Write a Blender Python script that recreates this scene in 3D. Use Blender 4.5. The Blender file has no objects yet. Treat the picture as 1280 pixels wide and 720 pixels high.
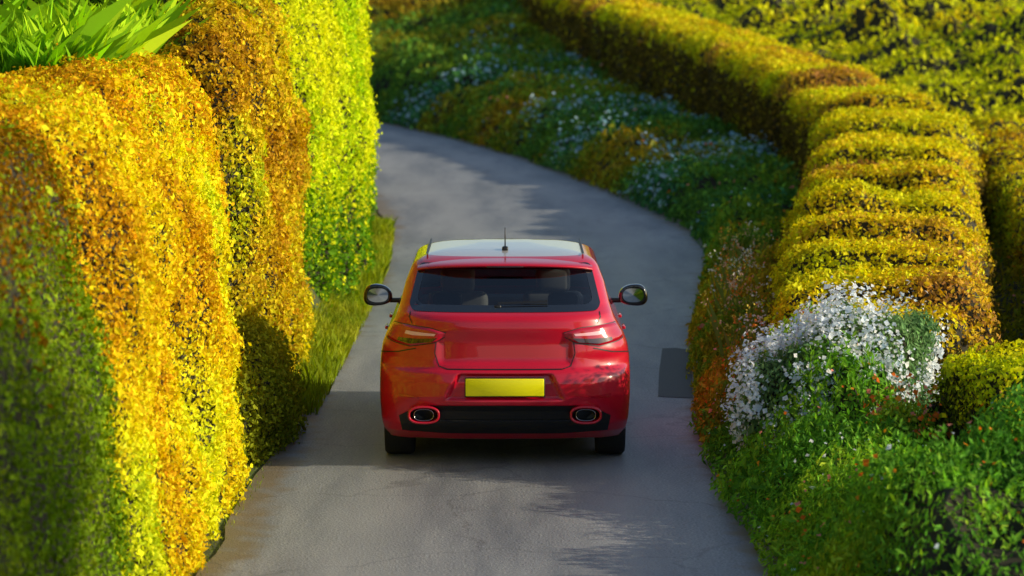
import bpy, bmesh, math
import numpy as np
from mathutils import Vector, Matrix
rng=np.random.default_rng(7)
scene=bpy.context.scene
R32=np.random.default_rng(3).random((32,32,32))*2-1
def vnoise(p,scale,seed=0):
    q=p/scale+np.array([seed*7.31+100,seed*3.17+100,seed*5.77+100])
    i=np.floor(q).astype(int); f=q-i; f=f*f*(3-2*f); i%=32; j=(i+1)%32
    x0,y0,z0=i.T; x1,y1,z1=j.T; fx,fy,fz=f.T
    L=lambda a,b,t:a+(b-a)*t
    return L(L(L(R32[x0,y0,z0],R32[x1,y0,z0],fx),L(R32[x0,y1,z0],R32[x1,y1,z0],fx),fy),
             L(L(R32[x0,y0,z1],R32[x1,y0,z1],fx),L(R32[x0,y1,z1],R32[x1,y1,z1],fx),fy),fz)
def sstep(a,b,x):
    t=np.clip((x-a)/(b-a),0,1); return t*t*(3-2*t)
def nrm(v): return v/(np.linalg.norm(v,axis=-1,keepdims=True)+1e-9)

# ---------------------------------------------------------------- materials
def new_mat(name):
    m=bpy.data.materials.new(name); m.use_nodes=True
    nt=m.node_tree; nt.nodes.clear()
    out=nt.nodes.new('ShaderNodeOutputMaterial')
    return m,nt,out
def pmat(name,col,rough=.5,metal=0,coat=0,spec=.5,noise=0,nscale=20,bump=0):
    m,nt,out=new_mat(name)
    b=nt.nodes.new('ShaderNodeBsdfPrincipled')
    b.inputs['Base Color'].default_value=(*col,1); b.inputs['Roughness'].default_value=rough
    b.inputs['Metallic'].default_value=metal; b.inputs['Coat Weight'].default_value=coat
    b.inputs['Coat Roughness'].default_value=.03
    b.inputs['Specular IOR Level'].default_value=spec
    if noise or bump:
        tc=nt.nodes.new('ShaderNodeTexCoord'); n=nt.nodes.new('ShaderNodeTexNoise')
        n.inputs['Scale'].default_value=nscale; n.inputs['Detail'].default_value=4
        nt.links.new(tc.outputs['Object'],n.inputs['Vector'])
        if noise:
            mx=nt.nodes.new('ShaderNodeMix'); mx.data_type='RGBA'
            mx.inputs['A'].default_value=(*[c*(1-noise) for c in col],1)
            mx.inputs['B'].default_value=(*[min(1,c*(1+noise)) for c in col],1)
            nt.links.new(n.outputs['Fac'],mx.inputs['Factor']); nt.links.new(mx.outputs['Result'],b.inputs['Base Color'])
        if bump:
            bp=nt.nodes.new('ShaderNodeBump'); bp.inputs['Strength'].default_value=bump; bp.inputs['Distance'].default_value=.01
            nt.links.new(n.outputs['Fac'],bp.inputs['Height']); nt.links.new(bp.outputs['Normal'],b.inputs['Normal'])
    nt.links.new(b.outputs[0],out.inputs[0])
    return m
def leaf_mat():
    m,nt,out=new_mat('foliage_leaf')
    at=nt.nodes.new('ShaderNodeAttribute'); at.attribute_name='Col'
    b=nt.nodes.new('ShaderNodeBsdfDiffuse')
    tr=nt.nodes.new('ShaderNodeBsdfTranslucent')
    mx=nt.nodes.new('ShaderNodeMixShader'); mx.inputs[0].default_value=.36
    hs=nt.nodes.new('ShaderNodeHueSaturation'); hs.inputs['Value'].default_value=1.3; hs.inputs['Saturation'].default_value=1.08
    nt.links.new(at.outputs['Color'],b.inputs['Color']); nt.links.new(at.outputs['Color'],hs.inputs['Color'])
    nt.links.new(hs.outputs[0],tr.inputs['Color'])
    nt.links.new(b.outputs[0],mx.inputs[1]); nt.links.new(tr.outputs[0],mx.inputs[2]); nt.links.new(mx.outputs[0],out.inputs[0])
    return m
LEAF=leaf_mat()
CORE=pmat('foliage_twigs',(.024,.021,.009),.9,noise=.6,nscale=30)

def quadmesh(name,V,Q,mats,midx=None,col=None,smooth=False):
    me=bpy.data.meshes.new(name)
    V=np.asarray(V,dtype=np.float32); Q=np.asarray(Q,dtype=np.int32)
    me.vertices.add(len(V)); me.vertices.foreach_set('co',V.ravel())
    me.loops.add(len(Q)*4); me.loops.foreach_set('vertex_index',Q.ravel())
    me.polygons.add(len(Q)); me.polygons.foreach_set('loop_start',np.arange(0,len(Q)*4,4,dtype=np.int32))
    me.polygons.foreach_set('loop_total',np.full(len(Q),4,dtype=np.int32))
    if midx is not None: me.polygons.foreach_set('material_index',np.asarray(midx,dtype=np.int32))
    me.polygons.foreach_set('use_smooth',np.full(len(Q),smooth))
    for m in mats: me.materials.append(m)
    me.update(calc_edges=True)
    if col is not None:
        a=me.color_attributes.new('Col','FLOAT_COLOR','POINT')
        c=np.ones((len(V),4),dtype=np.float32); c[:,:3]=col; a.data.foreach_set('color',c.ravel())
    ob=bpy.data.objects.new(name,me); scene.collection.objects.link(ob)
    return ob
def gridq(m,n):
    i=np.arange(m-1)[:,None]*n+np.arange(n-1)[None,:]; i=i.ravel()
    return np.stack([i,i+n,i+n+1,i+1],1)

# ---------------------------------------------------------------- road layout
CL=np.array([(-.1,-60),(-.1,0),(-.1,17),(-.1,22),(-.02,26),(.12,30),(.35,35),(.5,39),(.35,43.5),(0,48),(-.85,55),(-2.35,64.7),(-3.9,72),(-5.9,80),(-9,88),(-14.5,96),(-23,102),(-36,106),(-60,109),(-120,112)],float)
HWp=[1.58,1.58,1.6,1.52,1.58,1.68,1.9,2.1,2.1,2.0,1.95,1.95,1.95,1.95,1.95,1.95,1.95,1.95,1.95,1.95]
sl=np.r_[0,np.cumsum(np.linalg.norm(np.diff(CL,axis=0),axis=1))]
ss=np.arange(0,sl[-1],.5)
def smth(a,k=4):
    ker=np.ones(2*k+1)/(2*k+1); return np.convolve(np.pad(a,k,mode='edge'),ker,'valid')
cx=smth(np.interp(ss,sl,CL[:,0])); cy=smth(np.interp(ss,sl,CL[:,1])); chw=smth(np.interp(ss,sl,HWp))
tx=np.gradient(cx); ty=np.gradient(cy); tl=np.hypot(tx,ty); tx/=tl; ty/=tl
rnx,rny=ty,-tx     # right-hand normal
RE=np.stack([cx+rnx*chw,cy+rny*chw],1); LE=np.stack([cx-rnx*chw,cy-rny*chw],1)
def xR(y): return np.interp(y,RE[:,1],RE[:,0])
def xL(y): return np.interp(y,LE[:,1],LE[:,0])
gy=[-100,0,20,35,43,50,57,66,75,85,97,115,150,220,400,900]
gzn=[.05,.08,.08,.08,.12,.2,.3,.5,.8,1.2,1.8,2.8,5,9,15,19]
gz=[.05,.08,.08,.15,.28,.5,.8,1.25,1.8,2.4,3.1,4.2,6.5,10,16,20]
ly=[-100,0,38,45,60,80,110,200,900]; lz=[2.5,2.55,2.6,2.3,1.7,1.3,1.6,5,14]
def ground(x,y):
    x=np.asarray(x,float).ravel(); y=np.asarray(y,float).ravel(); z=np.zeros(len(x))
    for a in range(0,len(x),20000):
        X=x[a:a+20000]; Y=y[a:a+20000]
        d2=(X[:,None]-cx)**2+(Y[:,None]-cy)**2; k=d2.argmin(1)
        d=np.sqrt(d2[np.arange(len(X)),k]); side=(X-cx[k])*rnx[k]+(Y-cy[k])*rny[k]
        e=d-chw[k]
        P=np.stack([X,Y,0*X],1)
        bump=.05*vnoise(P,1.1,1)+.35*vnoise(P,9,2)*sstep(4,14,e)
        zn=np.interp(Y,gy,gzn)
        zr=zn*sstep(.0,2.4,e)+(np.interp(Y,gy,gz)-zn)*sstep(3.5,9,e)
        zl=np.interp(Y,ly,lz)*sstep(.25,1.35,e)
        z[a:a+20000]=np.where(side>0,zr,zl)+bump*sstep(.1,.8,e)-.012
    return z
xs=np.r_[-700,-400,-250,-150,-100,-70,-50,-38,np.arange(-30,-8,.8),np.arange(-8,10,.22),np.arange(10,32,.8),np.array([33,38,50,70,100,150,250,400,700])]
ys=np.r_[-200,-100,-60,-40,-25,-12,np.arange(-5,8,1.),np.arange(8,110,.4),np.arange(110,150,2.5),np.array([155,170,190,220,260,320,400,520,700,1000])]
GX,GY=np.meshgrid(xs,ys,indexing='ij')
GZ=ground(GX,GY)
def ground_mat():
    m,nt,out=new_mat('ground_soil_grass')
    tc=nt.nodes.new('ShaderNodeTexCoord'); n=nt.nodes.new('ShaderNodeTexNoise'); n.inputs['Scale'].default_value=.9; n.inputs['Detail'].default_value=8
    r=nt.nodes.new('ShaderNodeValToRGB'); e=r.color_ramp.elements
    e[0].position=.35; e[0].color=(.045,.04,.015,1); e[1].position=.62; e[1].color=(.07,.10,.02,1)
    x=r.color_ramp.elements.new(.5); x.color=(.06,.07,.018,1)
    b=nt.nodes.new('ShaderNodeBsdfPrincipled'); b.inputs['Roughness'].default_value=.95
    n2=nt.nodes.new('ShaderNodeTexNoise'); n2.inputs['Scale'].default_value=14; n2.inputs['Detail'].default_value=6
    bp=nt.nodes.new('ShaderNodeBump'); bp.inputs['Distance'].default_value=.06; bp.inputs['Strength'].default_value=.8
    L=nt.links.new
    L(tc.outputs['Object'],n.inputs['Vector']); L(tc.outputs['Object'],n2.inputs['Vector']); L(n.outputs['Fac'],r.inputs['Fac'])
    L(r.outputs[0],b.inputs['Base Color']); L(n2.outputs['Fac'],bp.inputs['Height']); L(bp.outputs[0],b.inputs['Normal']); L(b.outputs[0],out.inputs[0])
    return m
g=quadmesh('ground',np.stack([GX.ravel(),GY.ravel(),GZ],1),gridq(len(xs),len(ys))[:,::-1],[ground_mat()],smooth=True)
def asphalt_mat():
    m,nt,out=new_mat('asphalt'); L=nt.links.new; N=nt.nodes.new
    tc=N('ShaderNodeTexCoord'); at=N('ShaderNodeAttribute'); at.attribute_name='Col'
    sep=N('ShaderNodeSeparateColor'); L(at.outputs['Color'],sep.inputs[0])
    n1=N('ShaderNodeTexNoise'); n1.inputs['Scale'].default_value=.8; n1.inputs['Detail'].default_value=8; n1.inputs['Roughness'].default_value=.65
    n2=N('ShaderNodeTexNoise'); n2.inputs['Scale'].default_value=60; n2.inputs['Detail'].default_value=3
    n3=N('ShaderNodeTexNoise'); n3.inputs['Scale'].default_value=3.5; n3.inputs['Detail'].default_value=8
    mp=N('ShaderNodeMapping'); mp.inputs['Scale'].default_value=(1.9,.28,1)
    L(tc.outputs['Object'],mp.inputs[0]); L(mp.outputs[0],n1.inputs['Vector'])
    for n in (n2,n3): L(tc.outputs['Object'],n.inputs['Vector'])
    r1=N('ShaderNodeValToRGB'); r1.color_ramp.elements[0].position=.36; r1.color_ramp.elements[0].color=(.135,.145,.165,1)
    r1.color_ramp.elements[1].position=.64; r1.color_ramp.elements[1].color=(.27,.275,.287,1); L(n1.outputs['Fac'],r1.inputs[0])
    r2=N('ShaderNodeValToRGB'); r2.color_ramp.elements[0].position=.3; r2.color_ramp.elements[0].color=(.6,.6,.6,1)
    r2.color_ramp.elements[1].position=.72; r2.color_ramp.elements[1].color=(1.5,1.5,1.5,1); L(n2.outputs['Fac'],r2.inputs[0])
    mu=N('ShaderNodeMix'); mu.data_type='RGBA'; mu.blend_type='MULTIPLY'; mu.inputs['Factor'].default_value=1
    L(r1.outputs[0],mu.inputs['A']); L(r2.outputs[0],mu.inputs['B'])
    mt=N('ShaderNodeMix'); mt.data_type='RGBA'; mt.inputs['B'].default_value=(.33,.33,.335,1)
    tm=N('ShaderNodeMath'); tm.operation='MULTIPLY'; tm.inputs[1].default_value=.5; L(sep.outputs[1],tm.inputs[0]); L(tm.outputs[0],mt.inputs['Factor']); L(mu.outputs['Result'],mt.inputs['A'])
    ad=N('ShaderNodeMath'); ad.operation='ADD'; L(sep.outputs[0],ad.inputs[0]); L(n3.outputs['Fac'],ad.inputs[1])
    r3=N('ShaderNodeValToRGB'); r3.color_ramp.elements[0].position=.72; r3.color_ramp.elements[0].color=(0,0,0,1); r3.color_ramp.elements[1].position=1.0; r3.color_ramp.elements[1].color=(.9,.9,.9,1)
    L(ad.outputs[0],r3.inputs[0])
    me=N('ShaderNodeMix'); me.data_type='RGBA'; me.inputs['B'].default_value=(.17,.125,.07,1); L(r3.outputs[0],me.inputs['Factor']); L(mt.outputs['Result'],me.inputs['A'])
    # fine dark cracks
    vo=N('ShaderNodeTexVoronoi'); vo.feature='DISTANCE_TO_EDGE'; vo.inputs['Scale'].default_value=.8
    nd=N('ShaderNodeTexNoise'); nd.inputs['Scale'].default_value=2.5; nd.inputs['Detail'].default_value=5
    vm=N('ShaderNodeMix'); vm.data_type='RGBA'; vm.inputs['Factor'].default_value=.35; L(tc.outputs['Object'],nd.inputs['Vector']); L(tc.outputs['Object'],vm.inputs['A']); L(nd.outputs['Color'],vm.inputs['B']); L(vm.outputs['Result'],vo.inputs['Vector'])
    r4=N('ShaderNodeValToRGB'); r4.color_ramp.elements[0].position=0; r4.color_ramp.elements[0].color=(.45,.45,.45,1); r4.color_ramp.elements[1].position=.012; r4.color_ramp.elements[1].color=(1,1,1,1); L(vo.outputs['Distance'],r4.inputs[0])
    mk=N('ShaderNodeMix'); mk.data_type='RGBA'; mk.blend_type='MULTIPLY'; L(n3.outputs['Fac'],mk.inputs['Factor']); L(me.outputs['Result'],mk.inputs['A']); L(r4.outputs[0],mk.inputs['B'])
    b=N('ShaderNodeBsdfPrincipled'); b.inputs['Roughness'].default_value=.55; b.inputs['Specular IOR Level'].default_value=.5
    L(mk.outputs['Result'],b.inputs['Base Color'])
    bp=N('ShaderNodeBump'); bp.inputs['Distance'].default_value=.010; bp.inputs['Strength'].default_value=.6; L(n2.outputs['Fac'],bp.inputs['Height']); L(bp.outputs[0],b.inputs['Normal'])
    L(b.outputs[0],out.inputs[0]); return m
ASPH=asphalt_mat()
nv=25; v=np.linspace(-1,1,nv)
edgej=.07*vnoise(np.stack([cx,cy,0*cx],1),.9,4)+.05*vnoise(np.stack([cx,cy,0*cx],1),2.5,6)
hwj=chw[:,None]+.12+edgej[:,None]*1.0
RX=cx[:,None]+rnx[:,None]*v*hwj; RY=cy[:,None]+rny[:,None]*v*hwj; RZ=np.zeros_like(RX)
av=np.abs(v)
ecol=sstep(.72,1,av)*.55; tcol=np.exp(-((av-.45)/.16)**2)
C=np.zeros((len(cx),nv,3)); C[:,:,0]=ecol; C[:,:,1]=tcol
road=quadmesh('road',np.stack([RX.ravel(),RY.ravel(),RZ.ravel()],1),gridq(len(cx),nv),[ASPH],col=C.reshape(-1,3),smooth=True)
PATCH=pmat('asphalt_repair',(.05,.051,.055),.7,noise=.4,nscale=40,bump=.4)
def sheet(name,pts,z,mat):
    me=bpy.data.meshes.new(name); me.from_pydata([(x,y,z) for x,y in pts],[],[list(range(len(pts)))]); me.materials.append(mat)
    o=bpy.data.objects.new(name,me); scene.collection.objects.link(o); return o
o=sheet('patch',[(1.20,25.1),(1.34,25.04),(1.48,25.0),(1.56,26.5),(1.64,28.4),(1.53,28.55),(1.40,28.5),(1.29,26.8)],.004,PATCH); o.parent=road

# ---------------------------------------------------------------- foliage
def palette_cols(P,pal,n,bscale=1.2,var=.35,seed=0):
    pal=np.array(pal,float); k=len(pal)
    f=(vnoise(P,bscale,seed)*1.0+vnoise(P,bscale*.25,seed+1)*.5+rng.normal(0,.24,len(P)))*.5+.5
    f=np.clip(f,0,.999)*(k-1); i=f.astype(int); t=(f-i)[:,None]
    c=pal[i]*(1-t)+pal[np.minimum(i+1,k-1)]*t
    return np.clip(c*np.exp(rng.normal(0,var,len(P)))[:,None],0,.9)
def leaf_quads(P,Nn,L,W,up=.3,jit=.65):
    n=len(P)
    ln=nrm(Nn+rng.normal(0,jit,(n,3)))
    a=nrm(rng.normal(0,1,(n,3))+np.array([0,0,up*2])+Nn*.5)
    a=nrm(a-ln*(a*ln).sum(1,keepdims=True)); b=np.cross(ln,a)
    L=L[:,None]; W=W[:,None]
    V=np.stack([P-a*L*.5, P-a*L*.05+b*W*.5+ln*W*.12, P+a*L*.5, P-a*L*.05-b*W*.5+ln*W*.12],1)
    return V.reshape(-1,3)
def sample_grid(G,N,wfun=None):
    m,n,_=G.shape
    q=gridq(m,n); F=G.reshape(-1,3); A,B,Cc,D=F[q[:,0]],F[q[:,1]],F[q[:,2]],F[q[:,3]]
    cr=np.cross(Cc-A,D-B); ar=.5*np.linalg.norm(cr,axis=1); nn=nrm(cr)
    cen=(A+B+Cc+D)/4
    w=ar.copy()
    if wfun is not None: w=w*wfun(cen,nn)
    cs=np.cumsum(w); k=np.searchsorted(cs,rng.random(N)*cs[-1]); k=np.minimum(k,len(q)-1)
    u=rng.random(N)[:,None]; v=rng.random(N)[:,None]
    P=(A[k]*(1-u)+B[k]*u)*(1-v)+(D[k]*(1-u)+Cc[k]*u)*v
    return P,nn[k],ar.sum()
def sizef(y): return np.clip(y/22,.8,9)**.75
def vert_normals(G):
    du=np.gradient(G,axis=0); dv=np.gradient(G,axis=1); return nrm(np.cross(du,dv))
def foliage_from_grid(name,G,N,pal,leaf=(.038,.023),flip=False,inset=.055,spread=(-.075,.03),bscale=1.2,flowers=None,up=.3,jit=.65,seed=0,var=.32,wextra=None,coremat=None,extra=None,colfun=None):
    vn=vert_normals(G)
    if flip: vn=-vn
    core=G-vn*inset
    sgn=-1 if flip else 1
    def w(c,nn):
        r=1/sizef(c[:,1])**2
        if wextra is not None: r=r*wextra(c,nn*sgn)
        return r
    P,nn,_=sample_grid(G,N,w); nn=nn*sgn
    sz=sizef(P[:,1])*np.exp(rng.normal(0,.25,N))
    tail=np.where(rng.random(N)<.10,np.minimum(rng.exponential(.022,N),.05),0)
    P=P+nn*(rng.uniform(spread[0],spread[1],N)+tail)[:,None]*sizef(P[:,1])[:,None]**.6
    LV=leaf_quads(P,nn,leaf[0]*sz,leaf[1]*sz,up,jit)
    col=palette_cols(P,pal,N,bscale,var,seed)
    if colfun is not None: col=colfun(P,col)
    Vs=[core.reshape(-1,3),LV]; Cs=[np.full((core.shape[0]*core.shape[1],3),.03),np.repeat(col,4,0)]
    m,n,_=G.shape
    Q=[gridq(m,n) if not flip else gridq(m,n)[:,::-1]]; MI=[np.zeros(len(Q[0]))]
    off=m*n
    Q.append(np.arange(4*N).reshape(-1,4)+off); MI.append(np.ones(N)); off+=4*N
    if flowers:
        for (cnt,fc,fs,thr,fo,fseed,fsc) in flowers:
            P,nn,_=sample_grid(G,cnt*3,w); nn=nn*sgn
            mk=vnoise(P,fsc,fseed)+rng.normal(0,.12,len(P))-.012*np.maximum(P[:,1]-58,0)>thr
            P=P[mk][:cnt]; nn=nn[mk][:cnt]; k=len(P)
            if k==0: continue
            s=sizef(P[:,1])*np.exp(rng.normal(0,.3,k))*fs
            P=P+nn*rng.uniform(0,fo,k)[:,None]+np.array([0,0,1])*rng.uniform(0,fo,k)[:,None]
            FV=leaf_quads(P,nn+np.array([0,-.3,.5]),s,s,0,.6); fcol=np.array(fc)[rng.integers(0,len(fc),k)]*np.exp(rng.normal(0,.15,k))[:,None]
            Vs.append(FV); Cs.append(np.repeat(fcol,4,0)); Q.append(np.arange(4*k).reshape(-1,4)+off); MI.append(np.ones(k)); off+=4*k
    if extra is not None:
        EV,EC=extra; k=len(EV)//4
        Vs.append(EV); Cs.append(EC); Q.append(np.arange(4*k).reshape(-1,4)+off); MI.append(np.ones(k)); off+=4*k
    return quadmesh(name,np.concatenate(Vs),np.concatenate(Q),[coremat or CORE,LEAF],np.concatenate(MI),np.concatenate(Cs))
def hedge_grid(pts,res=.07,n=4.,lean=(0,0),endp=5.,disp=(.08,.05,.03),tiers=None,seed=0,endr=1.2):
    pts=np.array(pts,float)
    s=np.r_[0,np.cumsum(np.linalg.norm(np.diff(pts[:,:2],axis=0),axis=1))]; Lt=s[-1]
    D=np.linspace(0,Lt,400); k=8
    I=[smth(np.interp(D,s,pts[:,j]),k) for j in range(5)]
    psi=np.linspace(-math.pi/2,math.pi/2,2000)
    hwm=pts[:,4].mean()
    T=np.sign(np.sin(psi))*np.abs(np.sin(psi))**(2/endp)*Lt/2; E=np.abs(np.cos(psi))**(2/endp)
    cum=np.r_[0,np.cumsum(np.hypot(np.diff(T),np.diff(E*hwm)))]
    nt_=max(12,int(cum[-1]/res)); pi=np.interp(np.linspace(0,cum[-1],nt_),cum,psi)
    tt=np.sign(np.sin(pi))*np.abs(np.sin(pi))**(2/endp)*.5+.5
    dist_end=np.minimum(tt,1-tt)*Lt
    q=np.clip(dist_end/(hwm*endr),0,1); E=np.minimum((1-(1-q)**3)**(1/3.),1)
    d=tt*Lt
    X,Y,ZG,ZT,HW=[np.interp(d,D,a) for a in I]
    ax=np.gradient(I[0]); ay=np.gradient(I[1]); l=np.hypot(ax,ay); ax/=l; ay/=l
    NX=np.interp(d,D,ay); NY=np.interp(d,D,-ax)
    H=(ZT-ZG)
    if tiers is not None:
        tb_=np.array(tiers); k_=np.clip(np.searchsorted(tb_,Y)-1,0,len(tb_)-2)
        fr_=np.clip((Y-tb_[k_])/(tb_[k_+1]-tb_[k_]),0,1); wl=.16/(tb_[k_+1]-tb_[k_])
        amp=1-sstep(50,62,Y)
        rise=sstep(0,1,fr_/wl)
        H=H+amp*(.24*(1-fr_)*rise-.14)
        HW=HW+amp*(.24*np.sqrt(np.clip(np.sin(math.pi*np.clip(fr_*.96+.02,0,1)),0,1))-.17)
    H=H*(.88+.12*E)
    ph=np.linspace(0,math.pi,1500); hm=(pts[:,3]-pts[:,2]).mean()
    px=np.sign(np.cos(ph))*np.abs(np.cos(ph))**(2/n); pz=np.abs(np.sin(ph))**(2/n)
    cu=np.r_[0,np.cumsum(np.hypot(np.diff(px)*hwm,np.diff(pz)*hm))]
    npn=max(12,int(cu[-1]/res)); p=np.interp(np.linspace(0,cu[-1],npn),cu,ph)
    a=np.sign(np.cos(p))*np.abs(np.cos(p))**(2/n); b=np.abs(np.sin(p))**(2/n)
    le=np.where(a>0,lean[1],lean[0])
    A=a[None,:]*(1-le[None,:]*b[None,:])
    Gx=X[:,None]+NX[:,None]*A*(HW*E)[:,None]; Gy=Y[:,None]+NY[:,None]*A*(HW*E)[:,None]; Gz=(ZG-.1)[:,None]+b[None,:]*(H+.1)[:,None]
    G=np.stack([Gx,Gy,Gz],2)
    vn=vert_normals(G); c=np.stack([np.broadcast_to(X[:,None],Gx.shape),np.broadcast_to(Y[:,None],Gx.shape),np.broadcast_to((ZG+H*.4)[:,None],Gx.shape)],2)
    flip=((vn*(G-c)).sum(2).mean()<0)
    if flip: vn=-vn
    F=G.reshape(-1,3)
    dd=disp[0]*vnoise(F,.75,seed)+disp[1]*vnoise(F,.28,seed+1)+disp[2]*vnoise(F,.11,seed+2)
    G=G+vn*dd.reshape(G.shape[:2])[:,:,None]
    return G,flip
def hedge(name,pts,N,pal,**k):
    gk={a:k.pop(a) for a in list(k) if a in('res','n','lean','endp','disp','tiers','endr')}
    sd=k.get('seed',0)
    G,fl=hedge_grid(pts,seed=sd,**gk)
    return foliage_from_grid(name,G,N,pal,flip=fl,**k)

GOLD=[(.58,.30,.012),(.82,.56,.014),(.90,.72,.018),(.88,.80,.02),(.54,.64,.02)]
ORNG=[(.34,.16,.014),(.48,.27,.016),(.64,.44,.018),(.68,.60,.02),(.42,.52,.02)]
LIME=[(.30,.50,.012),(.52,.68,.014),(.74,.80,.018),(.85,.80,.02)]
DKGR=[(.025,.07,.012),(.05,.12,.015),(.10,.18,.02)]
OLIV=[(.40,.20,.06),(.62,.37,.04),(.82,.62,.018),(.72,.64,.02),(.52,.56,.02)]
lw=lambda c,nn: np.where(nn[:,0]<-.4,.12,1.)*np.where(c[:,2]<-.05,.1,1.)
GA=[(.12,.22,.012),(.2,.30,.015),(.3,.34,.018),(.14,.28,.02)]
def green_low(z0,z1,gcol,mx=.8):
    def f(P,c):
        t=(1-sstep(z0,z1,P[:,2]+.35*vnoise(P,.8,77)))*mx; m=(rng.random(len(P))<t)[:,None]
        lum=(c.sum(1,keepdims=True)/1.3)
        return np.where(m,np.array(gcol)*np.clip(lum,.4,1.6),c)
    return f
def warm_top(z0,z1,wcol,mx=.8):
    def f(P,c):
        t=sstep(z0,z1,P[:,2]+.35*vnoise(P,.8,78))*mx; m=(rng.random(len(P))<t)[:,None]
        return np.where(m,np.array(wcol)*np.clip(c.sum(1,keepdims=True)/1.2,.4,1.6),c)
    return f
hedge('hedge',[(-2.78,9.5,0,2.55,.82),(-2.78,13,0,2.6,.84),(-2.8,16.3,0,2.58,.80)],60000,GA,lean=(0,.22),wextra=lw,seed=11,colfun=warm_top(1.7,2.4,(.5,.24,.012),.8))
hedge('hedge',[(-2.72,15.9,0,2.75,.82),(-2.72,19,0,2.82,.84),(-2.72,22.5,0,2.8,.80)],150000,GOLD,lean=(0,.24),wextra=lw,seed=15,disp=(.14,.09,.055),colfun=warm_top(2.0,2.9,(.58,.28,.012),.35))
hedge('hedge',[(-2.52,22.7,0,3.0,.62),(-2.55,25,0,3.1,.62),(-2.6,29.7,0,3.15,.62)],110000,ORNG,lean=(0,.12),wextra=lw,seed=19,disp=(.17,.10,.055),bscale=.8,colfun=green_low(.3,1.3,(.7,.60,.02),.6))
hedge('hedge',[(-3.05,29.3,0,4.1,.85),(-2.85,32,0,4.2,.98),(-2.72,36,0,4.2,1.0),(-3.0,41,0,4.1,.95)],150000,LIME,lean=(0,.02),wextra=lw,seed=23,disp=(.15,.10,.07),colfun=green_low(.6,1.6,(.12,.26,.015),.85))  # shade on the lower hedge put in as darker green leaves
hedge('hedge',[(xL(y)-1.25,y,0.2,2.9,.85) for y in (41,47,53,60,68,76,84)],45000,ORNG,res=.15,wextra=lw,seed=27)
hedge('hedge',[(-7.5,30.5,2.4,3.9,.8),(-5.6,30.8,2.4,3.9,.8),(-3.9,31.6,2.4,3.9,.8)],35000,[(.14,.34,.012),(.26,.48,.015),(.46,.62,.02)],seed=29,n=3,disp=(.16,.1,.06),up=.8)

HP=[(1.95,22.3,.94,.75),(2.1,24,1.05,.85),(2.22,26,1.12,.88),(2.7,30,1.20,.95),(3.4,36,1.34,1.0),(4.3,43,1.54,1.12),(4.55,50,1.74,1.1),(4.3,57,2.0,1.0),(3.5,66,2.4,.95),(2.3,75,2.85,.95),(1.0,85,3.3,1.0),(-.8,97,3.9,1.2),(-4,112,4.8,1.3),(-12,124,5.8,1.3),(-26,134,6.6,1.3)]
fx=[h[0] for h in HP]; fyy=[h[1] for h in HP]
def xH(y): return np.interp(y,fyy,fx)
pts=[]
for (x,y,zt,hw) in HP:
    pts.append((x+hw,y,float(ground([x+hw*.3],[y])[0]),zt,hw))
rw=lambda c,nn: np.where(nn[:,0]>.5,.35,1.)
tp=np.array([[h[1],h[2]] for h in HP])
def hface_shade(P,c):  # shade of the road-side face painted in as darker brown lower leaves
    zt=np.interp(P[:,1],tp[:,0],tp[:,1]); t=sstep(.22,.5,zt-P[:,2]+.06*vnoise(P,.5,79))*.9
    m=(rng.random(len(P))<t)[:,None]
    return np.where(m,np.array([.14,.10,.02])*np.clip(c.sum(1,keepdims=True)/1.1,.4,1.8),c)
hedge('hedge',pts,300000,OLIV,res=.07,wextra=rw,seed=31,n=5,colfun=hface_shade,tiers=[21,23.6,25.4,27.6,30.2,33.2,36.8,41,46,52,59,67,200],disp=(.08,.06,.05),bscale=1.6)
hedge('hedge',[(2.88,19.6,0,.96,.62),(3.6,19.8,0,.98,.66),(4.6,20.3,0,.98,.66),(6.5,21.2,0,1.0,.66)],50000,GOLD+[(.3,.36,.02)],seed=37,disp=(.05,.05,.04),n=8,endr=.4,colfun=green_low(.5,.85,(.16,.2,.02),.9))  # unlit front below the sunny top painted in as darker leaves
hedge('hedge',[(4.9,24,.05,.9,.6),(5.75,30,.05,.95,.65),(6.7,38,.1,1.05,.7),(7.8,48,.3,1.3,.8)],40000,ORNG,seed=41)
hedge('hedge',[(12.6,97,2.5,4.0,.9),(17,98,2.5,4.2,1.0),(26,101,2.6,4.4,1.0)],15000,DKGR,seed=43,res=.2)

# ------------------------------------------------ herb strips
def strip_grid(ys_,x0f,x1f,nv_,hf,seed,na=(.45,.3)):
    ys_=np.asarray(ys_); u=np.linspace(0,1,nv_)
    X=x0f(ys_)[:,None]*(1-u)+x1f(ys_)[:,None]*u; Y=np.repeat(ys_[:,None],nv_,1)
    F=np.stack([X.ravel(),Y.ravel(),0*X.ravel()],1); zg=ground(X,Y)
    env=(np.minimum(1,u/.18)**.5)[None,:]*np.ones_like(X)
    H=hf(X,Y,u[None,:])*(1+na[0]*vnoise(F,.7,seed)+na[1]*vnoise(F,.3,seed+1)).reshape(X.shape)
    Z=zg.reshape(X.shape)-.03+H*env
    return np.stack([X,Y,Z],2)
def herb(name,G,N,pal,**k):
    vn=vert_normals(G); fl=vn[:,:,2].mean()<0
    return foliage_from_grid(name,G,N,pal,flip=fl,inset=.08,spread=k.pop('spread',(-.08,.12)),**k)
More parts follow.
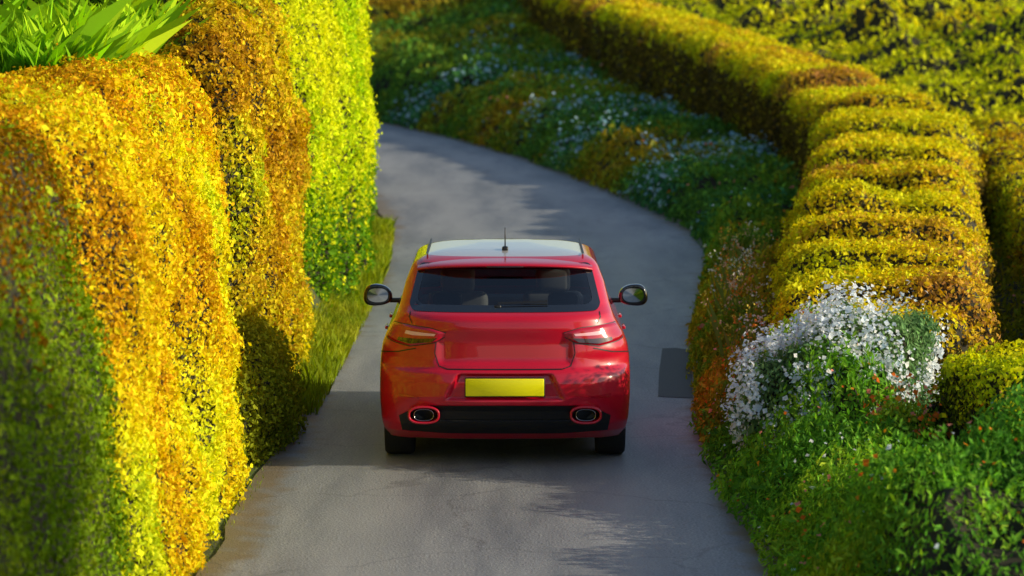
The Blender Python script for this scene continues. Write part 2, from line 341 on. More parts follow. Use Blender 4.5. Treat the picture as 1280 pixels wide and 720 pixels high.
def blades(P,h,w,col,lean=.35):
    n=len(P); th=rng.uniform(0,2*math.pi,n); d=np.stack([np.cos(th),np.sin(th),0*th],1); th2=rng.uniform(0,2*math.pi,n)
    ln=np.stack([np.cos(th2),np.sin(th2),0*th],1)*(lean*rng.random(n))[:,None]*h[:,None]
    up=np.array([0,0,1.])*h[:,None]
    V=np.stack([P-d*w[:,None]/2,P+d*w[:,None]/2,P+up*.7+ln*.5+d*w[:,None]*.3,P+up+ln],1)
    return V.reshape(-1,3),np.repeat(col,4,0)
WHT=[(.75,.8,.85),(.62,.72,.82),(.8,.8,.78)]; BLU=[(.28,.50,.56),(.38,.58,.64),(.5,.64,.70)]; ORF=[(.8,.18,.03),(.85,.32,.05),(.85,.30,.22)]; YEL=[(.8,.55,.05)]
MEAD=[(.08,.22,.03),(.14,.34,.035),(.26,.46,.04),(.46,.54,.045)]
WARM=[(.16,.28,.03),(.36,.32,.03),(.50,.28,.03),(.46,.46,.035)]
yv=np.arange(34,108,.22)
G=strip_grid(yv,lambda y:xR(y)+.05,lambda y:xH(y)+.12,26,lambda X,Y,u:(.50+.003*(Y-34))*(1-.6*u),51,(.85,.4))
def vface(P,c):
    m=(vnoise(P,2.2,53)+rng.normal(0,.15,len(P))-.012*np.maximum(P[:,1]-58,0)>.12)[:,None]
    return np.where(m,c*np.array([.75,1.05,2.2]),c)
herb('wildflower_verge',G,120000,[(.08,.20,.045),(.12,.27,.04),(.20,.31,.035),(.36,.33,.03),(.44,.28,.03)],leaf=(.06,.028),seed=52,bscale=3.,up=.8,colfun=vface,
  flowers=[(6500,BLU,.032,.16,.2,53,2.2),(300,WHT,.03,.4,.22,54,1.6),(900,ORF,.03,.3,.15,55,2.0)])
yv=np.arange(22.2,36,.1)
G=strip_grid(yv,lambda y:xR(y)+.06,lambda y:xH(y)+.3,16,lambda X,Y,u:.22+.34*u,57,(.7,.4))
ns=300
P=np.stack([rng.uniform(1.6,2.5,ns),rng.uniform(23,34,ns)],1); P[:,0]=xR(P[:,1])+rng.uniform(.2,.6,ns)
P3=np.stack([P[:,0],P[:,1],ground(P[:,0],P[:,1])+.2],1); hh=rng.uniform(.25,.6,ns)
EV,EC=blades(P3,hh,np.full(ns,.005),np.tile([.2,.24,.05],(ns,1)),.4)
tips=EV.reshape(-1,4,3)[:,3]; tv=leaf_quads(np.repeat(tips,5,0)+rng.normal(0,.02,(5*ns,3)),np.tile([0,-.4,.6],(5*ns,1)),np.full(5*ns,.026),np.full(5*ns,.022),0,.9)
tc_=np.repeat(np.array([(.75,.45,.3),(.8,.75,.65),(.7,.55,.1),(.75,.25,.06)])[rng.integers(0,4,ns)],5,0)
herb('wildflowers',G,65000,WARM,leaf=(.05,.02),seed=58,bscale=.9,up=.9,spread=(-.1,.14),flowers=[(800,ORF,.026,.1,.14,59,.8),(350,YEL,.026,.1,.15,60,.9)],extra=(np.r_[EV,tv],np.r_[EC,np.repeat(tc_,4,0)]))
yv=np.arange(10,23.2,.08)
def hb(X,Y,u):
    h=.16+.46*sstep(0,.16,u)
    return h*(1-.72*sstep(2.25,2.7,X)*sstep(17.2,18.2,Y))
G=strip_grid(yv,lambda y:xR(y)+.0,lambda y:0*y+5.0,60,hb,61,(.6,.4))
herb('wildflower_border',G,130000,MEAD,leaf=(.055,.022),seed=62,bscale=.9,up=.9,spread=(-.1,.18),wextra=lambda c,nn:np.where(c[:,0]>3.8,.4,1)*np.where(c[:,1]<15.5,.3,1),
  flowers=[(600,ORF,.03,.2,.2,63,.5),(300,WHT,.024,.2,.14,64,.5)])
hedge('white_flower_bush',[(1.78,20.9,0,.68,.42),(2.15,21.2,0,.94,.55),(2.85,21.6,0,1.04,.5)],26000,[(.10,.22,.08),(.16,.28,.10),(.24,.34,.12)],seed=66,n=2.4,disp=(.2,.13,.07),res=.05,leaf=(.042,.02),spread=(-.1,.05),
  flowers=[(11500,[(.80,.84,.88),(.66,.74,.82),(.85,.85,.83)],.027,-.12,.13,67,.22)],up=.9)
hedge('orange_flower_bush',[(2.35,19.9,0,.56,.25),(2.8,20.0,0,.68,.3)],7000,MEAD+[(.3,.12,.02)],seed=70,n=2.2,disp=(.1,.06,.05),res=.05,leaf=(.04,.02),spread=(-.08,.04),flowers=[(600,ORF,.030,-.1,.14,71,.3)],up=.9)
hedge('shrub',[(-2.0,21.4,0,.58,.24),(-1.97,22.8,0,.88,.28),(-1.99,24.2,0,.66,.22)],22000,[(.16,.20,.014),(.26,.28,.018),(.42,.36,.02)],seed=73,n=2.2,disp=(.16,.1,.06),res=.05,spread=(-.08,.07))
def grass(name,n,xf,yr,h,w,pal,lean=.5,seed=0):
    y=rng.uniform(*yr,n); x=xf(y,n); P=np.stack([x,y,ground(x,y)-.02],1)
    hh=h*np.exp(rng.normal(0,.3,n))*(1+.4*vnoise(P,.6,seed)); c=palette_cols(P,pal,n,.8,.3,seed)
    V,Cc=blades(P,hh,w*np.ones(n)*sizef(y),c,lean)
    return quadmesh(name,V,np.arange(4*n).reshape(-1,4),[LEAF],col=Cc)
GR=[(.16,.24,.018),(.24,.30,.02),(.36,.36,.03)]
grass('grass_verge',30000,lambda y,n:xL(y)-.38+rng.random(n)**1.6*.46,(24,44),.10,.009,GR,seed=80)
grass('grass_verge',2500,lambda y,n:xL(y)-.25+rng.random(n)**2*.2,(12,24),.05,.007,GR,seed=81)
grass('grass',150000,lambda y,n:rng.uniform(-6.5,-2.9,n),(21,32),.26,.006,[(.12,.32,.012),(.24,.46,.015),(.44,.62,.02)],lean=1.3,seed=83)
yv=np.arange(52,135,.4)
def hfield(X,Y,u):
    P=np.stack([X.ravel(),Y.ravel(),0*X.ravel()],1)
    return np.clip(.4+.5*np.sin(Y*1.7+X*.9)+.6*vnoise(P,1.2,90).reshape(X.shape),.02,1.3)
G=strip_grid(yv,lambda y:xH(y)+3.0,lambda y:xH(y)+24,90,hfield,91)
herb('crop_field',G,120000,[(.34,.44,.02),(.62,.68,.02),(.88,.82,.025),(.72,.55,.02)],leaf=(.06,.032),seed=92,bscale=3,up=.8,spread=(-.05,.16))
yv=np.arange(23,56,.25)
G=strip_grid(yv,lambda y:xH(y)+1.7,lambda y:xH(y)+6,24,lambda X,Y,u:.25+0*X,95)
herb('rough_grass',G,40000,[(.12,.18,.02),(.3,.28,.02),(.5,.34,.02)],leaf=(.07,.02),seed=96,up=1.2,flowers=[(500,ORF,.035,.2,.2,97,.8)])

def added_shade_tree(name,x,y,h,cr,n,pal,seed):
    r=np.random.default_rng(seed); z0=float(ground([x],[y])[0]); Vb=[];Qb=[];o=0
    def limb(a,b,ra,rb):
        nonlocal o
        a=np.array(a);b=np.array(b);d=nrm(b-a);u=nrm(np.cross(d,[.3,.9,.1]));w_=np.cross(d,u);t=np.linspace(0,2*math.pi,9)
        m=(a+b)/2+r.normal(0,.06,3)
        for c_,rr_ in((a,ra),(m,(ra+rb)/2),(b,rb)): Vb.append(c_+rr_*(np.cos(t)[:,None]*u+np.sin(t)[:,None]*w_))
        Qb.append(gridq(3,9)+o); o+=27
    tb=np.array([x,y,z0-.1]); tm=tb+[.1,.1,h*.4]; tp=tb+[.2,0,h*.85]
    limb(tb,tm,.2,.14); limb(tm,tp,.14,.04); cl=[]
    for k in range(14):
        s_=tm+(tp-tm)*r.random(); an=r.uniform(0,6.28); e=s_+np.array([math.cos(an)*cr*r.uniform(.4,1),math.sin(an)*cr*r.uniform(.4,1),r.uniform(.1,.3)*h]); limb(s_,e,.06,.015)
        for q in range(5): cl.append(s_+(e-s_)*r.uniform(.4,1.05)+r.normal(0,.25,3))
    cl=np.array(cl); k=r.integers(0,len(cl),n); dd=r.normal(0,1,(n,3)); P=cl[k]+nrm(dd)*(r.random(n)**.5*.55)[:,None]
    LV=leaf_quads(P,nrm(dd),np.full(n,.08),np.full(n,.05)); c=palette_cols(P,pal,n,.8,.3,seed)
    Vb=np.concatenate(Vb); V=np.r_[Vb,LV]; Q=np.concatenate(Qb+[np.arange(4*n).reshape(-1,4)+len(Vb)])
    nb=sum(len(q) for q in Qb)
    quadmesh(name,V,Q,[pmat('bark',(.10,.075,.05),.9,noise=.4,nscale=12,bump=.6),LEAF],np.r_[np.zeros(nb),np.ones(n)],np.r_[np.full((len(Vb),3),.1),np.repeat(c,4,0)])
added_shade_tree('added_shade_tree',9.5,11.0,6.6,1.7,22000,LIME,5)  # unseen tree added right of frame to shade the near left hedge

# ---------------------------------------------------------------- CAR
car=bpy.data.objects.new('hatchback_car',None); scene.collection.objects.link(car)
CARLOC=(-.05,21.25,0)
RED=pmat('red_paint',(.52,.001,.020),.35,metal=.0,coat=1,spec=.3)
SKYREF=pmat('roof_sky_reflection',(.62,.61,.59),.3,metal=.2,coat=1,spec=.5)  # pale roof colour stands in for sky reflected in the red roof
BLK=pmat('black_plastic',(.010,.010,.011),.45); GBLK=pmat('gloss_black',(.006,.006,.007),.08,coat=1)
RUB=pmat('rubber',(.014,.014,.015),.8,noise=.3,nscale=40); CHR=pmat('chrome',(.35,.35,.37),.2,metal=1); ALU=pmat('alloy',(.35,.35,.37),.3,metal=1)
TL=pmat('tail_lens',(.45,.003,.02),.10,coat=1); TLP=pmat('tail_lens_clear',(.85,.42,.46),.15,coat=1); TLD=pmat('tail_lens_dark',(.03,.003,.006),.1,coat=1)
YP=pmat('plate_yellow',(1.0,.93,.0),.3); INT=pmat('interior_fabric',(.05,.05,.055),.8,noise=.3); LIN=pmat('interior_light_trim',(.55,.54,.50),.8,noise=.1); MIR=pmat('mirror_glass',(.75,.78,.8),.03,metal=1)
def glass_mat():
    m,nt,out=new_mat('tinted_glass'); L=nt.links.new
    t=nt.nodes.new('ShaderNodeBsdfTransparent'); t.inputs[0].default_value=(.90,.95,.94,1)
    gl=nt.nodes.new('ShaderNodeBsdfGlossy'); gl.inputs['Roughness'].default_value=.02
    fr=nt.nodes.new('ShaderNodeFresnel'); fr.inputs['IOR'].default_value=2.0
    mx=nt.nodes.new('ShaderNodeMixShader'); L(fr.outputs[0],mx.inputs[0]); L(t.outputs[0],mx.inputs[1]); L(gl.outputs[0],mx.inputs[2]); L(mx.outputs[0],out.inputs[0]); return m
GLS=glass_mat()
zz=np.linspace(.18,1.472,1500)
def prof(tab,k=9):
    a=np.array(tab); return smth(np.interp(zz,a[:,0],a[:,1]),k)
pW=prof([(.18,.855),(.24,.872),(.32,.882),(.45,.888),(.60,.890),(.74,.886),(.83,.872),(.90,.846),(.96,.812),(1.02,.78),(1.08,.755),(1.25,.712),(1.36,.668),(1.395,.64),(1.42,.59),(1.44,.52),(1.455,.42),(1.466,.27),(1.472,.1)],14)
pR=prof([(.18,.22),(.24,.12),(.30,.07),(.40,.03),(.50,0),(.60,.0),(.675,.02),(.70,.055),(.76,.075),(.88,.085),(.97,.09),(1.03,.10),(1.06,.125),(1.085,.19),(1.11,.25),(1.36,.56),(1.395,.63),(1.42,.72),(1.44,.85),(1.455,1.0),(1.466,1.25),(1.472,1.5)],8)
pF=prof([(.18,3.75),(.3,3.95),(.5,4.0),(.68,3.96),(.78,3.85),(.88,3.4),(.98,2.98),(1.1,2.75),(1.36,2.32),(1.42,2.15),(1.455,2.0),(1.466,1.85),(1.472,1.7)],14)
pD=prof([(.18,.46),(.45,.50),(.6,.56),(.95,.56),(1.05,.5),(1.12,.42),(1.36,.34),(1.42,.3),(1.455,.25),(1.466,.15),(1.472,.05)],20)
NE=2.9
f_=lambda p,z:np.interp(z,zz,p)
def feat(x,z):
    ax=np.abs(x)
    rec=.036*(1-sstep(.345,.375,ax+(z-.58)*.5))*sstep(.48,.50,z)*(1-sstep(.655,.67,z))
    scoop=.022*(1-sstep(.42,.50,ax))*sstep(.72,.74,z)*(1-sstep(.86,.99,z))
    cre=.026*sstep(.45,.75,ax)*sstep(.63,.69,z)*(1-sstep(.72,.82,z))
    low=.03*(1-sstep(.60,.68,ax))*(1-sstep(.41,.44,z))
    return rec+scoop+cre+low
def srear(th,z):
    W=f_(pW,z); c=np.abs(np.cos(th))**(2/NE); s=np.sign(np.sin(th))*np.abs(np.sin(th))**(2/NE)
    x=W*s; y=f_(pR,z)+f_(pD,z)*(1-c)+feat(x,z)*np.clip(c*1.6,0,1)
    return np.stack([x,y,z+0*x],-1)
def th_x(x,z): return np.sign(x)*np.arcsin(np.clip((np.abs(x)/f_(pW,z)),0,1)**(NE/2))
def off(th,z,o):
    e=1e-3; P=srear(th,z); a=srear(th+e,z)-srear(th-e,z); b=srear(th,z+e)-srear(th,z-e)
    n=nrm(np.cross(a,b)); n=np.where((n[...,1:2]>0)&(np.abs(np.cos(th))[...,None]>.05)&(np.abs(n[...,1:2])>.05),-n,n)
    return P+n*np.asarray(o)[...,None]
tt=np.linspace(-math.pi/2,math.pi/2,4000); sx=np.sign(np.sin(tt))*np.abs(np.sin(tt))**(2/NE)*.89; sy=(1-np.abs(np.cos(tt))**(2/NE))*.6
cu=np.r_[0,np.cumsum(np.hypot(np.diff(sx),np.diff(sy)))]; THR=np.interp(np.linspace(0,cu[-1],170),cu,tt)
zl=np.r_[np.linspace(.18,1.40,124),np.linspace(1.405,1.472,24)]
rows=[]
for z in zl:
    rear=srear(THR,np.full(len(THR),z)); W=f_(pW,z); D=f_(pD,z); y0=f_(pR,z)+D; y1=f_(pF,z)-D
    u=np.linspace(0,1,62)[1:-1]; side=np.stack([np.full(60,W),y0+(y1-y0)*u,np.full(60,z)],1)
    tf=np.linspace(math.pi/2,-math.pi/2,70); c=np.abs(np.cos(tf))**(2/NE); s=np.sign(np.sin(tf))*np.abs(np.sin(tf))**(2/NE)
    fr=np.stack([W*s,y1+D*c,np.full(70,z)],1)
    ls=side[::-1].copy(); ls[:,0]*=-1
    rows.append(np.concatenate([rear,side,fr,ls]))
Gb=np.stack(rows); nz_,nr_,_=Gb.shape
V=Gb.reshape(-1,3); faces=[]
for i in range(nz_-1):
    for j in range(nr_):
        k=(j+1)%nr_; faces.append((i*nr_+j,i*nr_+k,(i+1)*nr_+k,(i+1)*nr_+j))
faces.append(tuple(range(nr_))[::-1]); faces.append(tuple((nz_-1)*nr_+j for j in range(nr_)))
me=bpy.data.meshes.new('body'); me.from_pydata(V.tolist(),[],faces); me.materials.append(RED); me.materials.append(BLK); me.materials.append(SKYREF)
body=bpy.data.objects.new('body',me); scene.collection.objects.link(body)
def prim_cyl(r,d,loc,axis='X',seg=48):
    bm=bmesh.new(); bmesh.ops.create_cone(bm,cap_ends=True,segments=seg,radius1=r,radius2=r,depth=d)
    if axis=='X': bmesh.ops.rotate(bm,verts=bm.verts,matrix=Matrix.Rotation(math.pi/2,3,'Y'))
    if axis=='Y': bmesh.ops.rotate(bm,verts=bm.verts,matrix=Matrix.Rotation(math.pi/2,3,'X'))
    bmesh.ops.translate(bm,verts=bm.verts,vec=loc); return bm
bmc=bmesh.new()
tmp=bpy.data.meshes.new('t')
for sx_ in(-1,1):
    for ya in(.76,3.24):
        b=prim_cyl(.345,.5,(sx_*.88,ya,.30)); b.to_mesh(tmp); bmc.from_mesh(tmp); b.free()
mc=bpy.data.meshes.new('cut'); bmc.to_mesh(mc); cut=bpy.data.objects.new('cut',mc); scene.collection.objects.link(cut)
md=body.modifiers.new('b','BOOLEAN'); md.object=cut; md.operation='DIFFERENCE'; md.solver='EXACT'
dg=bpy.context.evaluated_depsgraph_get(); m2=bpy.data.meshes.new_from_object(body.evaluated_get(dg))
body.modifiers.clear(); body.data=m2; m2.name='body'
bpy.data.objects.remove(cut)
bm=bmesh.new(); bm.from_mesh(m2); dele=[]
def xgl(z): return .635+(.60-.635)*(z-1.1)/.26
for f in bm.faces:
    c=f.calc_center_median(); W=f_(pW,c.z)
    if 1.115<c.z<1.355:
        if c.y<1.05 and abs(c.x)<xgl(c.z)-.012: dele.append(f)
    if 1.06<c.z<1.345 and 1.2<c.y<2.3-(c.z-1.06)*.9+.25 and abs(c.x)>W-.02: dele.append(f)
    if 1.0<c.z<1.34 and c.y>2.0 and abs(c.x)<W-.09: dele.append(f)
    f.smooth=True
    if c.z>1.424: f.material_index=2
    if f.calc_area()>.02 and c.z<.8: f.material_index=1; f.smooth=False
bmesh.ops.delete(bm,geom=list(set(dele)),context='FACES'); bm.to_mesh(m2); bm.free()
parts=[body]
def addg(name,G,mat,smooth=True,flip=False):
    m,n,_=G.shape; q=gridq(m,n); q=q[:,::-1] if flip else q
    o=quadmesh(name,G.reshape(-1,3),q,[mat],smooth=smooth); parts.append(o); return o
def cv(pts,n):
    p=np.array(pts,float); s=np.r_[0,np.cumsum(np.linalg.norm(np.diff(p,axis=0),axis=1))]; t=np.linspace(0,s[-1],n)
    return np.stack([np.interp(t,s,p[:,0]),np.interp(t,s,p[:,1])],1)
def patch(name,top,bot,mat,o=.004,bulge=0,n=40,m=14,xmode=True):
    T=cv(top,n); B=cv(bot,n); v=np.linspace(0,1,m)[:,None,None]
    A=T[None]*(1-v)+B[None]*v
    th=th_x(A[...,0],A[...,1]) if xmode else np.radians(A[...,0])
    uu=np.linspace(0,1,n)[None,:]; vv=np.linspace(0,1,m)[:,None]
    oo=o+bulge*np.clip(np.sin(math.pi*uu)*4,0,1)*np.clip(np.sin(math.pi*vv)*2.5,0,1)
    return addg(name,off(th,A[...,1],oo),mat)
def line(name,pts,w=.007,o=.0025,mat=BLK,xmode=True,n=80):
    p=cv(pts,n); t=np.gradient(p,axis=0)
    if not xmode: t[:,0]*=.012
    t=t/np.linalg.norm(t,axis=1,keepdims=True); nn=np.stack([-t[:,1],t[:,0]],1)
    if not xmode: nn[:,0]/=.012
    A=np.stack([p+nn*w/2,p-nn*w/2]); th=th_x(A[...,0],A[...,1]) if xmode else np.radians(A[...,0])
    return addg(name,off(th,A[...,1],np.full(A.shape[:2],o)),mat)
def rr(x0,x1,z0,z1,r,n=16):
    P=[]
    for (sx2,sz,a0) in((1,-1,-90),(1,1,0),(-1,1,90),(-1,-1,180)):
        for k in range(n+1):
            a=math.radians(a0+90*k/n); zc=(z1-r) if sz>0 else (z0+r); hw=(x1 if sz>0 else x0)
            P.append((sx2*(hw-r)+r*math.cos(a),zc+r*math.sin(a)))
    P.append(P[0]); return np.array(P)
oc=cv(rr(.672,.622,1.080,1.385,.05),200); ic=cv(rr(.615,.580,1.122,1.352,.045),200)
A=np.stack([oc,ic]); addg('window_frit',off(th_x(A[...,0],A[...,1]),A[...,1],np.full(A.shape[:2],.003)),GBLK)
patch('rear_glass',[(-.60,1.355),(.60,1.355)],[(-.63,1.12),(.63,1.12)],GLS,o=.0015,n=50,m=20)
for s_ in(-1,1):
    z=np.linspace(1.05,1.355,12); u=np.linspace(0,1,20)
    Z=np.repeat(z[:,None],20,1); Y=1.18+(2.62-.95*(Z-1.06)-1.18)*u[None,:]; X=s_*(f_(pW,Z)+.003)
    addg('side_glass',np.stack([X,Y,Z],2),GLS)
    for yy_ in(1.15,1.85):
        Y=yy_+.07*np.array([0,1.])[None,:]+0*Z[:,:2]; addg('pillar_trim',np.stack([s_*(f_(pW,Z[:,:2])+.006),Y,Z[:,:2]],2),GBLK)
    for (z0,z1) in((1.035,1.06),(1.345,1.36)):
        Zt=np.repeat(np.array([z0,z1])[:,None],10,1); Y=np.repeat(np.linspace(1.15,2.6-(z0-1.05)*.9,10)[None],2,0)
        addg('window_trim',np.stack([s_*(f_(pW,Zt)+.006),Y,Zt],2),GBLK)
zw=np.linspace(.99,1.35,14)[:,None]; xf=np.linspace(-1,1,30)[None,:]
Wz=f_(pW,zw)-.07; X=Wz*xf; cc=(1-(np.abs(X)/f_(pW,zw))**NE)**(1/NE)
addg('windscreen',np.stack([X,f_(pF,zw)-f_(pD,zw)+f_(pD,zw)*cc+.002,zw+0*X],2),GLS)
for s_ in(-1,1):
    def ths(x,z): return math.degrees(float(th_x(np.array(x*1.0),np.array(z*1.0))))
    top=[(ths(.41,.945),.945),(ths(.52,.975),.975),(ths(.68,.99),.99),(76,.992)]
    bot=[(ths(.42,.915),.915),(ths(.49,.875),.875),(ths(.66,.845),.845),(76,.885)]
    fl=lambda L_:[(a*s_,b) for a,b in L_]
    patch('tail_light',fl(top),fl(bot),TL,o=.003,bulge=.014,n=50,xmode=False)
    patch('tail_light_bar',fl([(ths(.48,.935),.935),(ths(.64,.944),.944),(50,.948)]),fl([(ths(.49,.920),.920),(ths(.64,.918),.918),(50,.926)]),TLP,o=.019,xmode=False,m=4)
    patch('tail_light_lower',fl([(ths(.47,.906),.906),(ths(.60,.897),.897),(55,.897)]),fl([(ths(.51,.876),.876),(ths(.65,.860),.860),(55,.876)]),TLD,o=.019,xmode=False,m=4)
    line('light_seam',fl(top),w=.008,o=.004,xmode=False,n=60); line('light_seam',fl(bot),w=.010,o=.004,xmode=False,n=60)
    line('tailgate_seam',[(s_*.665,1.075),(s_*.67,1.04),(s_*.65,1.0)])
    line('tailgate_seam',[(s_*.48,.88),(s_*.49,.80),(s_*.46,.715),(s_*.40,.695)])
    line('bumper_seam',[(s_*ths(.62,.835),.832),(s_*ths(.75,.80),.80),(s_*70,.785),(s_*84,.77)],xmode=False,w=.008)
line('bumper_top_seam',[(-.40,.695),(.40,.695)],w=.008,n=60)
patch('valance',[(-.74,.36),(-.62,.43),(-.5,.445),(0,.45),(.5,.445),(.62,.43),(.74,.36)],[(-.72,.25),(-.4,.235),(0,.235),(.4,.235),(.72,.25)],BLK,o=.006,n=80)
line('valance_lip',[(-.45,.335),(.45,.335)],w=.012,o=.012,mat=GBLK)
for s_ in(-1,1):
    patch('bumper_reflector',[(s_*.60,.505),(s_*.74,.52)],[(s_*.60,.487),(s_*.74,.50)],TL,o=.004,m=4)
def mobj(name,bm_,mat,smooth=True):
    me=bpy.data.meshes.new(name); bm_.to_mesh(me); bm_.free(); me.materials.append(mat)
    for p in me.polygons: p.use_smooth=smooth
    o=bpy.data.objects.new(name,me); scene.collection.objects.link(o); parts.append(o); return o
def rbox(name,size,loc,bev,mat,seg=4,rot=None):
    bm_=bmesh.new(); bmesh.ops.create_cube(bm_,size=1)
    bmesh.ops.scale(bm_,vec=size,verts=bm_.verts)
    bmesh.ops.bevel(bm_,geom=bm_.edges[:],offset=bev,segments=seg,affect='EDGES',profile=.5)
    if rot: bmesh.ops.rotate(bm_,verts=bm_.verts,matrix=Matrix.Rotation(rot[1],3,rot[0]))
    bmesh.ops.translate(bm_,verts=bm_.verts,vec=loc); return mobj(name,bm_,mat)
def oval_tube(name,cx_,cz,y0,y1,a,b,th,mat):
    n=40; t=np.linspace(0,2*math.pi,n+1); se=lambda v_,e:np.sign(v_)*np.abs(v_)**e
    def ring(a_,b_,y): return np.stack([cx_+a_*se(np.cos(t),.8),np.full(n+1,y),cz+b_*se(np.sin(t),.8)],1)
    addg(name,np.stack([ring(a,b,y1),ring(a,b,y0+.006),ring(a-.003,b-.003,y0),ring(a-th+.003,b-th+.003,y0),ring(a-th,b-th,y0+.006),ring(a-th,b-th,y1)]),mat)
    addg(name+'_inner',np.stack([ring(a-th,b-th,y1-.002),ring(.001,.001,y1-.002)]),BLK)
for s_ in(-1,1):
    oval_tube('exhaust_surround',s_*.565,.378,.018,.14,.112,.064,.016,RED)
    oval_tube('exhaust_tip',s_*.565,.378,.03,.13,.072,.044,.008,CHR)
rbox('number_plate',(.545,.012,.122),(0,.006,.575),.004,YP,2)
rbox('plate_frame',(.560,.010,.138),(0,.0135,.575),.004,BLK,2)
rbox('tailgate_handle',(.36,.03,.018),(0,.055,.668),.006,BLK,2)
n=60; xs_=np.linspace(-1,1,n); prof_=[(.62,1.36),(.50,1.368),(.478,1.380),(.485,1.392),(.54,1.404),(.64,1.412),(.72,1.418)]
Gs=[]
for (y_,z_) in prof_:
    hw=.625; x=xs_*hw; yy=y_+.16*np.abs(xs_)**3.2; z2=z_-.028*np.abs(xs_)**2.5-(.012*np.abs(xs_)**8)
    Gs.append(np.stack([x,yy,z2+0*x],1))
Gs=np.stack(Gs)
sp=addg('roof_spoiler',Gs,RED)
sd=sp.modifiers.new('s','SUBSURF'); sd.levels=1; sd.render_levels=2
rbox('high_brake_light',(.26,.01,.012),(0,.487,1.374),.003,TLD,2)
for s_ in(-1,1):
    t=np.linspace(0,1,30); Y=.85+1.35*t; X=np.full(30,s_*.565); Z=np.full(30,1.434)
    addg('roof_trim',np.stack([np.stack([X-.007,Y,Z+.002],1),np.stack([X,Y,Z+.006],1),np.stack([X+.007,Y,Z-.001],1)]),BLK)
bm_=bmesh.new(); bmesh.ops.create_cone(bm_,cap_ends=True,segments=10,radius1=.006,radius2=.003,depth=.17); bmesh.ops.rotate(bm_,verts=bm_.verts,matrix=Matrix.Rotation(.25,3,'X')); bmesh.ops.translate(bm_,verts=bm_.verts,vec=(0,.98,1.535)); mobj('antenna',bm_,BLK)
rbox('antenna_base',(.045,.09,.03),(0,1.0,1.462),.012,BLK)
line('rear_wiper',[(-.05,1.125),(.30,1.135)],w=.014,o=.018,mat=BLK); rbox('wiper_hub',(.05,.03,.04),(-.05,.25,1.108),.012,BLK)
for s_ in(-1,1):
    bm_=bmesh.new(); bmesh.ops.create_uvsphere(bm_,u_segments=32,v_segments=20,radius=1)
    for v_ in bm_.verts:
        c=v_.co; c.x=math.copysign(abs(c.x)**.8,c.x); c.z=math.copysign(abs(c.z)**.8,c.z)
        c.y=max(c.y,-.45)
        c.x*=.112*(1-.1*c.z); c.z*=.084*(1+.25*(c.x/.115)*s_*.5); c.y*=.10
    bmesh.ops.translate(bm_,verts=bm_.verts,vec=(s_*.985,2.42,.985)); mobj('mirror_housing',bm_,GBLK)
    t=np.linspace(0,2*math.pi,41); se=lambda v_,e:np.sign(v_)*np.abs(v_)**e
    r1=np.stack([s_*.985+.080*se(np.cos(t),.8),np.full(41,2.372),.985+.054*se(np.sin(t),.8)],1); r0=np.tile([[s_*.985,2.371,.985]],(41,1))
    addg('mirror_glass',np.stack([r0,r1]),MIR)
    rbox('mirror_arm',(.16,.05,.035),(s_*.85,2.45,.94),.012,BLK)
    for yh in(1.5,2.3): rbox('door_handle',(.02,.17,.025),(s_*(.880),yh,.84),.008,RED)
def wheel(x,y,s_):
    r=.305; hw=.105
    pr=[(.205,-hw+.01),(.225,-hw),(.285,-hw),(.300,-hw+.014),(r,-hw+.03),(r,hw-.03),(.300,hw-.014),(.285,hw),(.225,hw),(.205,hw-.01),(.20,0)]
    t=np.linspace(0,2*math.pi,61); Gt=np.stack([np.stack([np.full(61,x+p[1]),y+p[0]*np.cos(t),.305+p[0]*np.sin(t)],1) for p in pr])
    addg('tyre',Gt,RUB)
    pr=[(.212,s_*(hw-.004)),(.20,s_*(hw-.02)),(.19,s_*.02),(.05,s_*.0),(.001,s_*.0)]
    addg('rim',np.stack([np.stack([np.full(61,x+p[1]),y+p[0]*np.cos(t),.305+p[0]*np.sin(t)],1) for p in pr]),ALU)
    bm_=bmesh.new()
    for k in range(5):
        for dd in(-.16,.16):
            a=k*2*math.pi/5+dd
            q=bmesh.ops.create_cube(bm_,size=1)['verts']; bmesh.ops.scale(bm_,vec=(.03,.022,.17),verts=q); bmesh.ops.translate(bm_,verts=q,vec=(s_*.07,0,.115)); bmesh.ops.rotate(bm_,verts=q,cent=(0,0,0),matrix=Matrix.Rotation(a,3,'X'))
    q=bmesh.ops.create_cone(bm_,cap_ends=True,segments=24,radius1=.045,radius2=.045,depth=.05)['verts']; bmesh.ops.rotate(bm_,verts=q,matrix=Matrix.Rotation(math.pi/2,3,'Y')); bmesh.ops.translate(bm_,verts=q,vec=(s_*.07,0,0))
    bmesh.ops.translate(bm_,verts=bm_.verts,vec=(x,y,.305)); mobj('spokes',bm_,ALU,False)
for s_ in(-1,1):
    wheel(s_*.755,.76,s_); wheel(s_*.755,3.24,s_)
rbox('underbody',(1.2,3.2,.10),(0,2.0,.22),.03,BLK); rbox('rear_axle',(1.3,.08,.08),(0,.76,.27),.02,BLK); rbox('silencer',(.5,.25,.12),(.2,.35,.26),.05,BLK)
rbox('floor',(1.4,2.3,.05),(0,1.9,.62),.01,INT)
rbox('parcel_shelf',(1.15,.45,.02),(0,.70,1.03),.008,LIN)
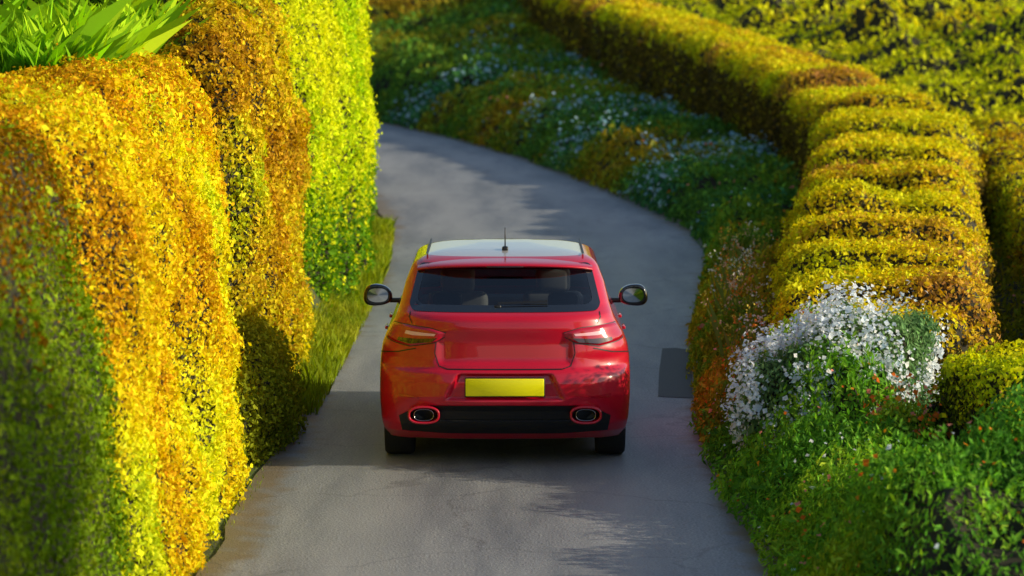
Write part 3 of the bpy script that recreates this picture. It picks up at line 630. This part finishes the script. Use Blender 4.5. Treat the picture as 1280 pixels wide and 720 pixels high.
rbox('headliner',(1.0,1.1,.01),(0,1.5,1.405),.003,LIN)
rbox('rear_seat',(1.2,.16,.44),(0,1.05,.80),.06,INT)
for x in(-.42,.42): rbox('rear_headrest',(.22,.10,.12),(x,1.03,1.08),.04,INT)
for x in(-.36,.36):
    rbox('front_seat',(.46,.14,.52),(x,1.95,.80),.06,INT); rbox('front_headrest',(.26,.10,.19),(x,1.93,1.15),.045,INT)
rbox('dashboard',(1.35,.3,.14),(0,2.75,.88),.05,INT)
for o in parts: o.parent=car
car.location=CARLOC

# ---------------------------------------------------------------- light
elev=math.radians(20); az=math.radians(-8)
S=Vector((math.cos(elev)*math.cos(az),math.cos(elev)*math.sin(az),math.sin(elev)))
sun=bpy.data.lights.new('sun','SUN'); sun.energy=5; sun.angle=math.radians(.5); sun.color=(1,.88,.64)
so=bpy.data.objects.new('sun',sun); so.rotation_euler=S.to_track_quat('Z','Y').to_euler(); so.location=(20,0,20); scene.collection.objects.link(so)
w=bpy.data.worlds.new('World'); scene.world=w; w.use_nodes=True; nt=w.node_tree; nt.nodes.clear()
sk=nt.nodes.new('ShaderNodeTexSky'); sk.sky_type='NISHITA'; sk.sun_disc=False; sk.sun_elevation=elev; sk.sun_rotation=math.pi/2-az
bg=nt.nodes.new('ShaderNodeBackground'); bg.inputs[1].default_value=.15; ou=nt.nodes.new('ShaderNodeOutputWorld')
nt.links.new(sk.outputs[0],bg.inputs[0]); nt.links.new(bg.outputs[0],ou.inputs[0])
# ---------------------------------------------------------------- camera
cd=bpy.data.cameras.new('camera'); cam=bpy.data.objects.new('camera',cd); scene.collection.objects.link(cam)
cd.sensor_width=36; cd.lens=3850/1280*36; cd.clip_end=3000
cam.location=(0,0,3.33); cam.rotation_euler=(math.pi/2-math.atan(373/3850),0,0)
cd.dof.use_dof=True; cd.dof.focus_distance=21.8; cd.dof.aperture_fstop=2.6
scene.camera=cam
scene.view_settings.view_transform='Standard'; scene.view_settings.look='None'; scene.view_settings.exposure=0
